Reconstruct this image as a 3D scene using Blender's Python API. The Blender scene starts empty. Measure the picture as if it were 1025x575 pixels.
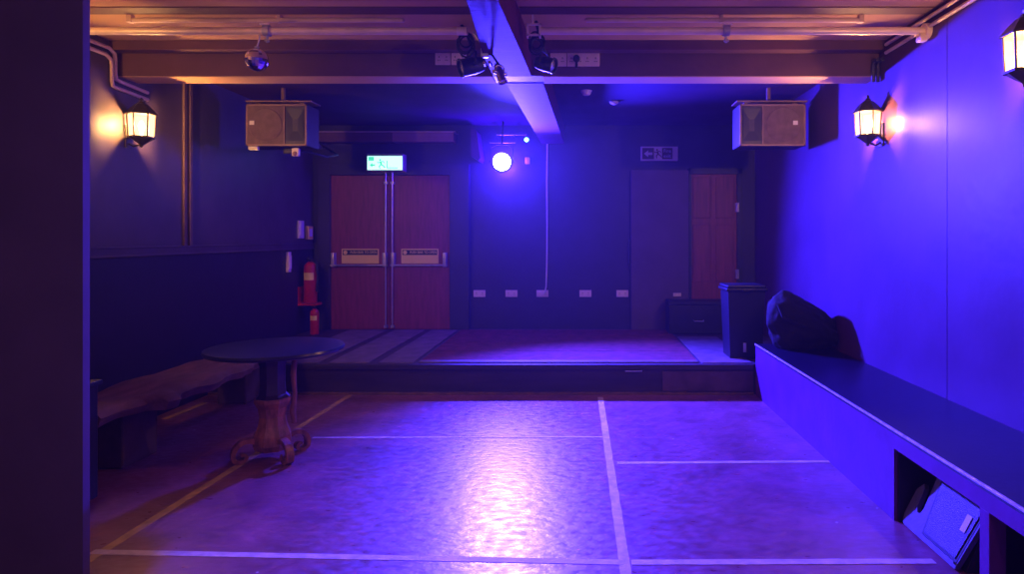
import bpy, bmesh, math, random
from mathutils import Vector, Matrix
random.seed(4)
PI = math.pi
scn = bpy.context.scene
COL = scn.collection
F, CX, CY, CZ = 650.0, 583.0, 238.0, 1.47     # focal length in pixels, vanishing point, lens height

def at(px, py, Y):
    s = F / Y
    return Vector(((px - CX) / s, Y, CZ - (py - CY) / s))

# ------------------------------------------------------------------ materials
def mat(name, col, rough=0.6, metal=0.0, var=0.0, vscale=6.0, bump=0.0, bscale=40.0, stretch=(1, 1, 1),
        emit=None, es=0.0, alpha=1.0, rvar=0.0, coat=0.0, spec=0.5):
    m = bpy.data.materials.new(name); m.use_nodes = True
    nt = m.node_tree; b = nt.nodes['Principled BSDF']
    b.inputs['Base Color'].default_value = (*col, 1)
    b.inputs['Roughness'].default_value = rough
    b.inputs['Metallic'].default_value = metal
    b.inputs['Specular IOR Level'].default_value = spec
    b.inputs['Coat Weight'].default_value = coat
    if alpha < 1: b.inputs['Alpha'].default_value = alpha
    if emit:
        b.inputs['Emission Color'].default_value = (*emit, 1); b.inputs['Emission Strength'].default_value = es
    if var or bump or rvar:
        tc = nt.nodes.new('ShaderNodeTexCoord'); mp = nt.nodes.new('ShaderNodeMapping')
        mp.inputs['Scale'].default_value = stretch
        nt.links.new(tc.outputs['Object'], mp.inputs['Vector'])
        n = nt.nodes.new('ShaderNodeTexNoise'); n.inputs['Scale'].default_value = vscale; n.inputs['Detail'].default_value = 6
        nt.links.new(mp.outputs[0], n.inputs['Vector'])
        if var:
            r = nt.nodes.new('ShaderNodeValToRGB')
            r.color_ramp.elements[0].position = 0.3; r.color_ramp.elements[1].position = 0.7
            r.color_ramp.elements[0].color = (*[max(0, c * (1 - var)) for c in col], 1)
            r.color_ramp.elements[1].color = (*[min(1, c * (1 + var)) for c in col], 1)
            nt.links.new(n.outputs['Fac'], r.inputs[0]); nt.links.new(r.outputs[0], b.inputs['Base Color'])
        if rvar:
            mr = nt.nodes.new('ShaderNodeMapRange')
            mr.inputs['To Min'].default_value = max(0.02, rough - rvar); mr.inputs['To Max'].default_value = rough + rvar
            nt.links.new(n.outputs['Fac'], mr.inputs['Value']); nt.links.new(mr.outputs[0], b.inputs['Roughness'])
        if bump:
            n2 = nt.nodes.new('ShaderNodeTexNoise'); n2.inputs['Scale'].default_value = bscale; n2.inputs['Detail'].default_value = 5
            nt.links.new(mp.outputs[0], n2.inputs['Vector'])
            bp = nt.nodes.new('ShaderNodeBump'); bp.inputs['Strength'].default_value = bump; bp.inputs['Distance'].default_value = 0.01
            nt.links.new(n2.outputs['Fac'], bp.inputs['Height']); nt.links.new(bp.outputs[0], b.inputs['Normal'])
    return m

M = {}
M['wall'] = mat('wall_paint', (0.085, 0.032, 0.10), 0.45, spec=0.12, var=0.12, vscale=2.5, bump=0.15, bscale=14, rvar=0.06)
M['wall_back'] = mat('back_wall_paint', (0.030, 0.020, 0.065), 0.5, var=0.12, vscale=3, bump=0.1, bscale=20)
M['wall_left'] = mat('left_wall_paint', (0.085, 0.058, 0.075), 0.5, var=0.15, vscale=3, bump=0.12, bscale=16)
M['wall_low'] = mat('lower_wall_paint', (0.020, 0.015, 0.04), 0.5, var=0.15, vscale=3, bump=0.1, bscale=20)
M['part'] = mat('partition_paint', (0.11, 0.07, 0.13), 0.7, var=0.12, vscale=3, bump=0.12, bscale=25)
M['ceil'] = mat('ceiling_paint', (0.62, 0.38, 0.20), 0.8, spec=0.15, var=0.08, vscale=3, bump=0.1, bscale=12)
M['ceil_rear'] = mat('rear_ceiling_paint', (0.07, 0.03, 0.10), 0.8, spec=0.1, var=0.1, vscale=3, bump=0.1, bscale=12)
M['beam'] = mat('beam_paint', (0.13, 0.058, 0.07), 0.6, var=0.12, vscale=5, bump=0.3, bscale=18, stretch=(1, 4, 1))
M['longbeam'] = mat('long_beam_paint', (0.10, 0.02, 0.085), 0.7, spec=0.08, var=0.12, vscale=5, bump=0.3, bscale=18, stretch=(1, 4, 1))
M['black'] = mat('black_paint', (0.012, 0.011, 0.018), 0.5, var=0.2, vscale=8, bump=0.08)
M['blackgloss'] = mat('black_gloss_paint', (0.008, 0.005, 0.018), 0.34, var=0.2, vscale=8, bump=0.05, bscale=30, spec=0.2)
M['benchpaint'] = mat('bench_paint', (0.13, 0.03, 0.16), 0.5, spec=0.15, var=0.15, vscale=5, bump=0.2, bscale=22)
M['lip'] = mat('bench_lip', (0.5, 0.46, 0.5), 0.3, var=0.35, vscale=30, bump=0.3, bscale=90)
M['stagefront'] = mat('stage_front', (0.035, 0.02, 0.022), 0.6, var=0.35, vscale=4, bump=0.2, bscale=25, stretch=(.4, 1, 3))
M['yellowwood'] = mat('toe_strip', (0.16, 0.08, 0.02), 0.6, var=0.3, vscale=12)
M['batten'] = mat('batten_paint', (0.16, 0.09, 0.07), 0.6, var=0.2, vscale=8)
M['carpet'] = mat('rug', (0.16, 0.022, 0.03), 0.9, var=0.3, vscale=9, bump=0.5, bscale=160)
M['pale'] = mat('pale_boards', (0.17, 0.12, 0.12), 0.6, var=0.3, vscale=7, bump=0.2, bscale=40)
M['deck'] = mat('stage_deck', (0.05, 0.025, 0.035), 0.65, var=0.3, vscale=7, bump=0.2, bscale=40)
M['wood'] = mat('door_wood', (0.25, 0.026, 0.040), 0.5, var=0.22, vscale=5, bump=0.1, bscale=30, stretch=(6, 6, .7))
M['woodred'] = mat('closet_wood', (0.24, 0.04, 0.02), 0.5, var=0.3, vscale=5, bump=0.1, bscale=30, stretch=(8, 8, .6))
M['slab'] = mat('rough_slab', (0.16, 0.075, 0.06), 0.7, var=0.35, vscale=5, bump=0.6, bscale=14, stretch=(3, .6, 3))
M['block'] = mat('bench_block', (0.09, 0.045, 0.045), 0.8, var=0.3, vscale=6, bump=0.3, bscale=20)
M['tabletop'] = mat('table_top', (0.012, 0.012, 0.025), 0.28, var=0.3, vscale=8, bump=0.06, bscale=12)
M['tablewood'] = mat('table_wood', (0.30, 0.10, 0.04), 0.4, var=0.5, vscale=9, bump=0.3, bscale=26, stretch=(3, 3, 1))
M['pipe'] = mat('scaffold_pipe', (0.85, 0.66, 0.52), 0.38, metal=0.15, var=0.12, vscale=8)
M['conduit'] = mat('conduit', (0.70, 0.50, 0.40), 0.45, metal=0.1, var=0.12, vscale=8)
M['darkcable'] = mat('dark_conduit', (0.04, 0.035, 0.06), 0.5)
M['chrome'] = mat('chrome', (0.72, 0.7, 0.74), 0.22, metal=1.0, bump=0.05)
M['steel'] = mat('dull_steel', (0.5, 0.48, 0.52), 0.4, metal=0.7, var=0.1, vscale=20)
M['plate'] = mat('white_plastic', (0.88, 0.72, 0.66), 0.4, var=0.05, vscale=20)
M['hole'] = mat('socket_slot', (0.02, 0.02, 0.02), 0.6)
M['cable'] = mat('white_cable', (0.75, 0.7, 0.72), 0.45)
M['red'] = mat('extinguisher_red', (0.55, 0.02, 0.02), 0.3, var=0.1, vscale=10)
M['spk'] = mat('speaker_grille', (0.15, 0.085, 0.06), 0.55, var=0.25, vscale=14, bump=0.5, bscale=160)
M['spkbox'] = mat('speaker_box', (0.035, 0.028, 0.032), 0.5, var=0.25, vscale=10, bump=0.2, bscale=80)
M['spkedge'] = mat('speaker_edge', (0.26, 0.15, 0.10), 0.45, var=0.2, vscale=12)
M['wedge'] = mat('monitor_shell', (0.10, 0.09, 0.14), 0.5, var=0.15, vscale=8, bump=0.2, bscale=60)
M['wedgegrille'] = mat('monitor_grille', (0.018, 0.014, 0.035), 0.4, var=0.2, vscale=10, bump=0.4, bscale=200)
M['rust'] = mat('cone_brown', (0.25, 0.10, 0.08), 0.6, var=0.5, vscale=20, bump=0.5, bscale=40)
M['badge'] = mat('white_badge', (0.75, 0.68, 0.62), 0.4)
M['lamp_metal'] = mat('lantern_metal', (0.055, 0.035, 0.02), 0.4, metal=0.4, var=0.2, vscale=20)
M['casing'] = mat('casing_paint', (0.30, 0.14, 0.16), 0.5, var=0.1, vscale=4)
M['casingred'] = mat('casing_dark_paint', (0.15, 0.06, 0.07), 0.55, var=0.1, vscale=4)
M['yellow'] = mat('notice_yellow', (0.97, 0.74, 0.16), 0.5)
M['noticeblack'] = mat('notice_black', (0.02, 0.02, 0.015), 0.4)
M['tape'] = mat('floor_tape_worn', (0.62, 0.50, 0.45), 0.55, var=0.25, vscale=14, bump=0.2, bscale=60)
M['tapeyellow'] = mat('floor_tape_yellow', (0.55, 0.36, 0.12), 0.55, var=0.25, vscale=14)
M['bag'] = mat('bag_cloth', (0.006, 0.005, 0.006), 0.9, var=0.2, vscale=8, bump=0.4, bscale=40)
M['bin'] = mat('bin_plastic', (0.006, 0.006, 0.011), 0.45, var=0.15, vscale=6, bump=0.1)
M['exitgreen'] = mat('exit_green', (0.02, 0.3, 0.15), 0.4, emit=(0.06, 0.62, 0.34), es=1.3)
M['exitwhite'] = mat('exit_pale', (0.5, 0.8, 0.6), 0.4, emit=(0.45, 1.0, 0.70), es=1.7)
M['signwhite'] = mat('sign_white', (0.6, 0.5, 0.5), 0.45)
M['signdark'] = mat('sign_dark', (0.05, 0.02, 0.03), 0.45)
M['bulb'] = mat('bulb', (1, .8, .5), 0.4, emit=(1.0, 0.66, 0.30), es=30)
M['bluelens'] = mat('blue_lens', (.3, .3, 1), 0.3, emit=(0.75, 0.75, 1.0), es=30)
M['cyanled'] = mat('cyan_led', (.3, .8, 1), 0.3, emit=(0.25, 0.75, 1.0), es=5)

def pane_mat():
    m = bpy.data.materials.new('lit_lantern_glass'); m.use_nodes = True; nt = m.node_tree; nt.nodes.clear()
    o = nt.nodes.new('ShaderNodeOutputMaterial'); mx = nt.nodes.new('ShaderNodeMixShader')
    t = nt.nodes.new('ShaderNodeBsdfTransparent'); e = nt.nodes.new('ShaderNodeEmission')
    t.inputs[0].default_value = (1, .93, .8, 1)
    e.inputs[0].default_value = (1.0, 0.58, 0.24, 1); e.inputs[1].default_value = 5.0
    mx.inputs[0].default_value = 0.4
    nt.links.new(t.outputs[0], mx.inputs[1]); nt.links.new(e.outputs[0], mx.inputs[2]); nt.links.new(mx.outputs[0], o.inputs[0])
    return m
M['pane'] = pane_mat()

def floor_mat():
    m = bpy.data.materials.new('worn_floor'); m.use_nodes = True; nt = m.node_tree; b = nt.nodes['Principled BSDF']
    L = nt.links.new
    tc = nt.nodes.new('ShaderNodeTexCoord')
    n = nt.nodes.new('ShaderNodeTexNoise'); n.inputs['Scale'].default_value = 3.2; n.inputs['Detail'].default_value = 9; n.inputs['Roughness'].default_value = .65
    L(tc.outputs['Object'], n.inputs['Vector'])
    r = nt.nodes.new('ShaderNodeValToRGB'); r.color_ramp.elements[0].position = .32; r.color_ramp.elements[1].position = .7
    r.color_ramp.elements[0].color = (0.17, 0.05, 0.065, 1); r.color_ramp.elements[1].color = (0.33, 0.105, 0.15, 1)
    L(n.outputs['Fac'], r.inputs[0])
    # mirror-ball light dots painted into the floor colour as pale flecks
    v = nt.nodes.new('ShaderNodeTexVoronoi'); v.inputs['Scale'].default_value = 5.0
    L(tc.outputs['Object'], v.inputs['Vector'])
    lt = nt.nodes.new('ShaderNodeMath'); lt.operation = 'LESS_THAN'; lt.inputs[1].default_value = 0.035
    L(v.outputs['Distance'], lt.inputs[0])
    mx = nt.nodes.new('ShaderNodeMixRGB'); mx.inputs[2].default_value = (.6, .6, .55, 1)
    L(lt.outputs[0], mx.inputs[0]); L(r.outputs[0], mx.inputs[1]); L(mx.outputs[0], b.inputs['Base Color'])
    n2 = nt.nodes.new('ShaderNodeTexNoise'); n2.inputs['Scale'].default_value = 15; n2.inputs['Detail'].default_value = 8
    mp = nt.nodes.new('ShaderNodeMapping'); mp.inputs['Scale'].default_value = (1, 1.6, 1)
    L(tc.outputs['Object'], mp.inputs['Vector']); L(mp.outputs[0], n2.inputs['Vector'])
    mr = nt.nodes.new('ShaderNodeMapRange'); mr.inputs['From Min'].default_value = .3; mr.inputs['From Max'].default_value = .7
    mr.inputs['To Min'].default_value = .27; mr.inputs['To Max'].default_value = .48
    L(n2.outputs['Fac'], mr.inputs['Value']); L(mr.outputs[0], b.inputs['Roughness'])
    bp = nt.nodes.new('ShaderNodeBump'); bp.inputs['Strength'].default_value = .25; bp.inputs['Distance'].default_value = .012
    L(n2.outputs['Fac'], bp.inputs['Height']); L(bp.outputs[0], b.inputs['Normal'])
    b.inputs['Specular IOR Level'].default_value = 0.9
    return m
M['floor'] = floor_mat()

# ------------------------------------------------------------------ mesh helpers
class MB:
    def __init__(s): s.bm = bmesh.new()
    def _merge(s, b2, mtx=None):
        if mtx is not None: bmesh.ops.transform(b2, matrix=mtx, verts=b2.verts)
        me = bpy.data.meshes.new('t'); b2.to_mesh(me); b2.free(); s.bm.from_mesh(me); bpy.data.meshes.remove(me)
    def box(s, x0, x1, y0, y1, z0, z1, bev=0.0, mtx=None):
        b = bmesh.new(); bmesh.ops.create_cube(b, size=1)
        bmesh.ops.scale(b, vec=(abs(x1 - x0), abs(y1 - y0), abs(z1 - z0)), verts=b.verts)
        bmesh.ops.translate(b, vec=((x0 + x1) / 2, (y0 + y1) / 2, (z0 + z1) / 2), verts=b.verts)
        if bev: bmesh.ops.bevel(b, geom=b.edges[:], offset=bev, segments=2, affect='EDGES', profile=0.5)
        s._merge(b, mtx); return s
    def cyl(s, a, c, r, r2=None, seg=16, cap=True):
        a = Vector(a); c = Vector(c); d = c - a
        b = bmesh.new()
        bmesh.ops.create_cone(b, cap_ends=cap, segments=seg, radius1=r, radius2=r if r2 is None else r2, depth=d.length)
        q = Vector((0, 0, 1)).rotation_difference(d.normalized())
        s._merge(b, Matrix.Translation((a + c) / 2) @ q.to_matrix().to_4x4()); return s
    def sph(s, c, r, sc=(1, 1, 1), seg=20, rings=12):
        b = bmesh.new(); bmesh.ops.create_uvsphere(b, u_segments=seg, v_segments=rings, radius=r)
        s._merge(b, Matrix.Translation(c) @ Matrix.Diagonal((*sc, 1))); return s
    def tube(s, pts, r, seg=10):
        pts = [Vector(p) for p in pts]; b = bmesh.new(); rings = []; up = Vector((0, 0, 1))
        prev = None
        for i, p in enumerate(pts):
            t = (pts[min(i + 1, len(pts) - 1)] - pts[max(i - 1, 0)]).normalized()
            if prev is None:
                n = t.cross(up)
                if n.length < 1e-3: n = t.cross(Vector((1, 0, 0)))
            else: n = prev - t * prev.dot(t)
            n.normalize(); prev = n; bn = t.cross(n)
            rr = r[i] if isinstance(r, (list, tuple)) else r
            rings.append([b.verts.new(p + (n * math.cos(2 * PI * k / seg) + bn * math.sin(2 * PI * k / seg)) * rr) for k in range(seg)])
        for i in range(len(rings) - 1):
            for k in range(seg):
                b.faces.new((rings[i][k], rings[i][(k + 1) % seg], rings[i + 1][(k + 1) % seg], rings[i + 1][k]))
        b.faces.new(rings[0][::-1]); b.faces.new(rings[-1])
        s._merge(b); return s
    def lathe(s, prof, c=(0, 0, 0), seg=28, mtx=None):
        b = bmesh.new(); rings = []
        for (r, z) in prof:
            rings.append([b.verts.new((c[0] + r * math.cos(2 * PI * k / seg), c[1] + r * math.sin(2 * PI * k / seg), c[2] + z)) for k in range(seg)])
        for i in range(len(rings) - 1):
            for k in range(seg):
                b.faces.new((rings[i][k], rings[i][(k + 1) % seg], rings[i + 1][(k + 1) % seg], rings[i + 1][k]))
        b.faces.new(rings[0][::-1]); b.faces.new(rings[-1])
        s._merge(b, mtx); return s
    def prism(s, poly, d, mtx=None, bev=0.0):
        """poly in local xy, extruded along local z by d"""
        b = bmesh.new(); vs = [b.verts.new((x, y, 0)) for x, y in poly]
        f = b.faces.new(vs); r = bmesh.ops.extrude_face_region(b, geom=[f])
        bmesh.ops.translate(b, vec=(0, 0, d), verts=[v for v in r['geom'] if isinstance(v, bmesh.types.BMVert)])
        bmesh.ops.recalc_face_normals(b, faces=b.faces)
        if bev: bmesh.ops.bevel(b, geom=b.edges[:], offset=bev, segments=1, affect='EDGES')
        s._merge(b, mtx); return s
    def raw(s, verts, faces, mtx=None):
        b = bmesh.new(); vs = [b.verts.new(v) for v in verts]
        for f in faces: b.faces.new([vs[i] for i in f])
        bmesh.ops.recalc_face_normals(b, faces=b.faces); s._merge(b, mtx); return s
    def build(s, name, m, parent=None, smooth=False):
        bmesh.ops.recalc_face_normals(s.bm, faces=s.bm.faces)
        me = bpy.data.meshes.new(name); s.bm.to_mesh(me); s.bm.free()
        me.materials.append(m)
        if smooth:
            for p in me.polygons: p.use_smooth = True
            try: me.set_sharp_from_angle(angle=math.radians(38))
            except Exception: pass
        o = bpy.data.objects.new(name, me); COL.objects.link(o); o.parent = parent
        return o

def tag(o, label=None, cat=None, group=None, kind=None):
    if label: o['label'] = label
    if cat: o['category'] = cat
    if group: o['group'] = group
    if kind: o['kind'] = kind
    return o
def thing(name, label, cat, loc=(0, 0, 0), rz=0, group=None):
    o = bpy.data.objects.new(name, None); COL.objects.link(o); o.location = loc; o.rotation_euler = (0, 0, rz)
    o.empty_display_size = .1
    return tag(o, label, cat, group)
def kids(o): return [c for c in bpy.data.objects if c.parent == o]
def dup(o, loc=None, rz=None, label=None, parent=None):
    c = o.copy(); COL.objects.link(c)
    if parent is not None: c.parent = parent
    if loc is not None: c.location = loc
    if rz is not None: c.rotation_euler = (0, 0, rz)
    if label: c['label'] = label
    for k in kids(o): dup(k, parent=c)
    return c
def struct(o): return tag(o, kind='structure')
def text_obj(s, size, mtx, m, name, parent, ext=0.0006, align='CENTER', xs=1.0):
    cu = bpy.data.curves.new('t', 'FONT'); cu.body = s; cu.size = size; cu.extrude = ext; cu.align_x = align; cu.align_y = 'CENTER'
    t = bpy.data.objects.new('t', cu); COL.objects.link(t)
    bpy.context.view_layer.update()
    me = bpy.data.meshes.new_from_object(t); bpy.data.objects.remove(t)
    me.transform(mtx @ Matrix.Diagonal((xs, 1, 1, 1))); me.materials.clear(); me.materials.append(m)
    o = bpy.data.objects.new(name, me); COL.objects.link(o); o.parent = parent
    return o
FACE_CAM = Matrix.Rotation(PI / 2, 4, 'X')        # local xy -> world xz, facing -Y

XL, XR, YB, YF, ZC = -3.5, 2.24, 8.44, -3.0, 2.93
SY, SZ = 6.07, 0.28

# ------------------------------------------------------------------ room shell
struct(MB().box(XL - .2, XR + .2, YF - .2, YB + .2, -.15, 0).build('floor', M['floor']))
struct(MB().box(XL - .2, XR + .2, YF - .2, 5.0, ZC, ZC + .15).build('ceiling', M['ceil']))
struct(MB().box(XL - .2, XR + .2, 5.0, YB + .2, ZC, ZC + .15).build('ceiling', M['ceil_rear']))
struct(MB().box(XL - .15, XL, YF, YB, 1.37, ZC).build('wall_left', M['wall_left']))
struct(MB().box(XL - .15, XL, YF, YB, 0, 1.37).build('wall_left', M['wall_low']))
struct(MB().box(XR, XR + .15, YF, 3.985, 0, ZC).box(XR, XR + .15, 3.992, YB, 0, ZC).box(XR + .006, XR + .15, 3.98, 4.0, 0, ZC).build('wall_right', M['wall']))
struct(MB().box(XL - .15, XR + .15, YB, YB + .15, 0, ZC).build('wall_back', M['wall_back']))
struct(MB().box(XL - .15, XR + .15, YF - .15, YF, 0, ZC).build('wall_front', M['part']))
struct(MB().box(XL, -2.139, 2.78, 2.82, 0, ZC).build('wall_partition', M['part']))

# cross beam and the long beam that meets it
BZ = 2.69
struct(MB().box(XL, XR, 4.90, 5.12, BZ, ZC, bev=.004).build('ceiling_beam', M['beam']))
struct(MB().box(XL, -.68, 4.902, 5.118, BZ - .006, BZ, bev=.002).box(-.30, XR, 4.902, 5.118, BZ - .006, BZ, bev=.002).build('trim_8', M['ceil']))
def longbeam(st, z0):
    vs = []; fs = []
    for (Y, a, b) in st: vs += [(a, Y, z0), (b, Y, z0), (b, Y, ZC), (a, Y, ZC)]
    for i in range(len(st) - 1):
        k = 4 * i
        for j in range(4): fs.append((k + j, k + (j + 1) % 4, k + 4 + (j + 1) % 4, k + 4 + j))
    fs += [(0, 1, 2, 3), tuple(4 * (len(st) - 1) + j for j in (3, 2, 1, 0))]
    return MB().raw(vs, fs)
struct(longbeam([(YF, -.56, -.44), (2.9, -.58, -.44), (3.45, -.60, -.43), (4.3, -.66, -.40), (4.899, -.67, -.385)], BZ - .004).build('ceiling_beam', M['longbeam']))
struct(longbeam([(5.121, -.60, -.31), (YB, -.53, -.235)], BZ - .004).build('ceiling_beam', M['longbeam']))
# thin batten on the ceiling in front of the beam
struct(MB().box(XL, -.66, 4.10, 4.22, 2.921, ZC).box(-.40, XR, 4.10, 4.22, 2.921, ZC).build('trim_1', M['beam']))
struct(MB().box(XL, -.67, 4.80, 4.90, 2.86, ZC, bev=.003).box(-.39, XR, 4.80, 4.90, 2.86, ZC, bev=.003).build('trim_2', M['beam']))
# dado rail on the left wall: two thin mouldings, and a vertical batten
struct(MB().box(XL, XL + .022, 2.82, YB, 1.385, 1.40, bev=.003).box(XL, XL + .014, 2.82, YB, 1.335, 1.385).box(XL, XL + .022, 2.82, YB, 1.32, 1.335, bev=.003).build('trim_3', M['wall_left']))
struct(MB().box(XL, XL + .02, 5.68, 5.72, 1.40, ZC, bev=.003).box(XL, XL + .02, 5.76, 5.80, 1.40, ZC, bev=.003).build('trim_4', M['batten']))
# boarding on the back wall right of centre + door surrounds
struct(MB().box(.63, 1.37, 8.37, YB, SZ, 2.34, bev=.004).build('trim_5', M['part']))
struct(MB().box(1.37, 1.405, 8.35, YB, SZ, 2.36).box(1.995, 2.06, 8.35, YB, SZ, 2.36).box(1.37, 2.06, 8.35, YB, 2.29, 2.36).build('trim_6', M['black']))
struct(MB().box(-3.40, -3.25, 8.36, YB, SZ, 2.42, bev=.004).box(-1.71, -1.46, 8.36, YB, SZ, 2.42, bev=.004).box(-3.25, -1.71, 8.36, YB, 2.28, 2.42, bev=.004).build('trim_7', M['wall_back']))

# ------------------------------------------------------------------ stage
st = thing('stage', 'low dark stage platform across the back of the room', 'stage', (-.63, SY, 0))
off = lambda mb, name, m, par, sm=False: _off(mb, name, m, par, sm)
def _off(mb, name, m, par, sm=False):
    """mesh written in world space, parented to an unrotated thing"""
    bmesh.ops.translate(mb.bm, vec=-Vector(par.location), verts=mb.bm.verts)
    return mb.build(name, m, par, sm)
off(MB().box(XL + .004, XR - .004, SY + .02, YB - .004, .24, SZ), 'deck', M['deck'], st)
off(MB().box(XL + .004, XR - .004, SY + .02, SY + .06, 0.0, .24), 'front_panel', M['stagefront'], st)
off(MB().box(XL + .004, 1.60, SY, SY + .02, .235, SZ, bev=.004), 'nosing', M['stagefront'], st)
off(MB().box(XL + .004, 1.60, SY - .012, SY + .02, 0.0, .022, bev=.003), 'toe_strip', M['yellowwood'], st)
off(MB().box(.75, 1.60, SY + .008, SY + .02, .03, .215, bev=.003), 'access_panel', M['block'], st)
off(MB().box(.40, .56, SY - .002, SY + .012, .215, .225, bev=.002), 'pull', M['steel'], st)
rug = thing('rug', 'dark red stage rug of square tiles with pale front edging', 'rug', (-.2, 7.2, SZ))
off(MB().box(-1.55, 1.10, 6.24, 8.30, SZ + .0008, SZ + .012, bev=.003), 'pile', M['carpet'], rug)
sm = MB()
for x in (-1.05, -.5, .06, .6): sm.box(x - .006, x + .006, 6.26, 8.28, SZ + .0118, SZ + .0135)
for y in (6.75, 7.3, 7.85): sm.box(-1.54, 1.09, y - .008, y + .008, SZ + .0118, SZ + .0135)
off(sm, 'seams', M['carpet'], rug)
off(MB().box(-1.55, 1.10, 6.15, 6.24, SZ + .0008, SZ + .014, bev=.003), 'edging', M['pale'], rug)
for nm, x0, x1, lb in (('stage_board', -2.98, -2.50, 'pale stage board nearest the fire extinguisher'),
                       ('stage_board', -2.40, -2.02, 'pale stage board in the middle of the three before the double doors'),
                       ('stage_board', -1.93, -1.60, 'pale stage board touching the left side of the red rug'),
                       ('stage_board', 1.13, 1.60, 'pale stage board between the red rug and the dark bin')):
    tag(MB().box(x0, x1, 6.13, 8.30 if x0 < 0 else 7.75, SZ + .0008, SZ + .010, bev=.003).build(nm, M['pale']), lb, 'floor board', 'pale boards lying on the stage')

# ------------------------------------------------------------------ double doors
dd = thing('door_1', 'reddish wooden double fire doors behind the stage with push bars', 'door', (-2.48, 8.38, SZ))
def leaf(x0, x1, nm):
    lf = off(MB().box(x0, x1, 8.385, 8.43, SZ + .005, 2.275, bev=.004), 'door_leaf', M['wood'], dd)
    return lf
lfL = leaf(-3.247, -2.487, 'l'); lfR = leaf(-2.481, -1.715, 'r')
def sub(mb, name, m, par, root, smooth=False):
    bmesh.ops.translate(mb.bm, vec=-Vector(root.location), verts=mb.bm.verts); return mb.build(name, m, par, smooth)
for lf, x0, x1, bx in ((lfL, -3.247, -2.487, -2.53), (lfR, -2.481, -1.715, -2.445)):
    zb = 1.115
    sub(MB().cyl((x0 + .02, 8.31, zb), (x1 - .02, 8.31, zb), .011), 'push_bar', M['steel'], lf, dd, True)
    for xe in (x0 + .05, x1 - .05):
        sub(MB().box(xe - .022, xe + .022, 8.30, 8.386, zb - .02, zb + .16, bev=.006), 'bar_bracket', M['steel'], lf, dd, True)
    sub(MB().cyl((bx, 8.35, SZ + .03), (bx, 8.35, zb), .009).cyl((bx, 8.35, zb + .15), (bx, 8.35, 2.31), .012)
        .box(bx - .02, bx + .02, 8.335, 8.386, 2.16, 2.19).box(bx - .02, bx + .02, 8.335, 8.386, SZ + .03, SZ + .06), 'bolt_rod', M['steel'], lf, dd, True)
    cx = (x0 + x1) / 2 + (.0 if x0 < -3 else .0)
    nt_ = sub(MB().box(cx - .24, cx + .24, 8.376, 8.386, 1.135, 1.325, bev=.002), 'notice', M['yellow'], lf, dd)
    sub(MB().box(cx - .225, cx + .225, 8.3735, 8.377, 1.245, 1.31), 'notice_header', M['noticeblack'], lf, dd)
    bpy.context.view_layer.update()
    T = Matrix.Translation(Vector((cx + .045, 8.3725, 1.278)) - dd.location) @ FACE_CAM
    text_obj('PUSH BAR TO OPEN', .046, T, M['yellow'], 'lettering', lf, xs=.82)
    sub(MB().cyl((cx - .19, 8.3705, 1.278), (cx - .19, 8.3735, 1.278), .026), 'symbol', M['yellow'], lf, dd)

# ------------------------------------------------------------------ lit exit sign over the doors
def man(par, c, h, m, root=None, flip=1, name='running_figure', d=.002):
    """running figure pictogram in the xz plane, centre c (world), height h"""
    mb = MB()
    def seg(x0, z0, x1, z1, w):
        a = Vector((x0, z0)); b = Vector((x1, z1)); n = (b - a).normalized(); p = Vector((-n.y, n.x)) * w / 2
        pts = [a + p, b + p, b - p, a - p]
        mb.prism([(q.x * h * flip, q.y * h) for q in pts], d)
    seg(-.05, .22, .02, -.08, .16); seg(.02, -.05, -.16, -.22, .10); seg(-.16, -.2, -.1, -.45, .09)
    seg(.02, -.05, .22, -.18, .10); seg(.22, -.18, .36, -.36, .09)
    seg(-.04, .2, -.24, .08, .07); seg(-.24, .08, -.34, .2, .07); seg(-.02, .2, .2, .22, .07); seg(.2, .22, .3, .08, .07)
    mb.prism([(math.cos(a * PI / 5) * .09 * h - .08 * h * flip, math.sin(a * PI / 5) * .09 * h + .36 * h) for a in range(10)], d)
    bmesh.ops.transform(mb.bm, matrix=Matrix.Translation(Vector(c) - root.location) @ FACE_CAM, verts=mb.bm.verts)
    return mb.build(name, m, par)
def arrow(par, c, h, m, root, flip=1, d=.002):
    mb = MB().prism([(flip * x * h, z * h) for x, z in ((-.5, 0), (0, .4), (0, .15), (.5, .15), (.5, -.15), (0, -.15), (0, -.4))], d)
    bmesh.ops.transform(mb.bm, matrix=Matrix.Translation(Vector(c) - root.location) @ FACE_CAM, verts=mb.bm.verts)
    return mb.build('arrow', m, par)
ex = thing('exit_sign', 'glowing pale green emergency exit sign above the double doors', 'sign', (-2.49, 8.26, 2.33))
off(MB().box(-2.73, -2.26, 8.20, 8.36, 2.31, 2.535, bev=.012), 'housing', M['steel'], ex)
off(MB().box(-2.715, -2.275, 8.193, 8.202, 2.325, 2.50, bev=.002), 'lit_panel', M['exitwhite'], ex)
off(MB().box(-2.70, -2.63, 8.190, 8.194, 2.44, 2.49), 'green_band', M['exitgreen'], ex)
arrow(ex, (-2.65, 8.1905, 2.385), .07, M['exitgreen'], ex)
man(ex, (-2.54, 8.1905, 2.40), .14, M['exitgreen'], ex)
off(MB().box(-2.47, -2.33, 8.190, 8.194, 2.345, 2.355).box(-2.47, -2.46, 8.190, 8.194, 2.355, 2.44), 'doorway_symbol', M['exitgreen'], ex)

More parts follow.
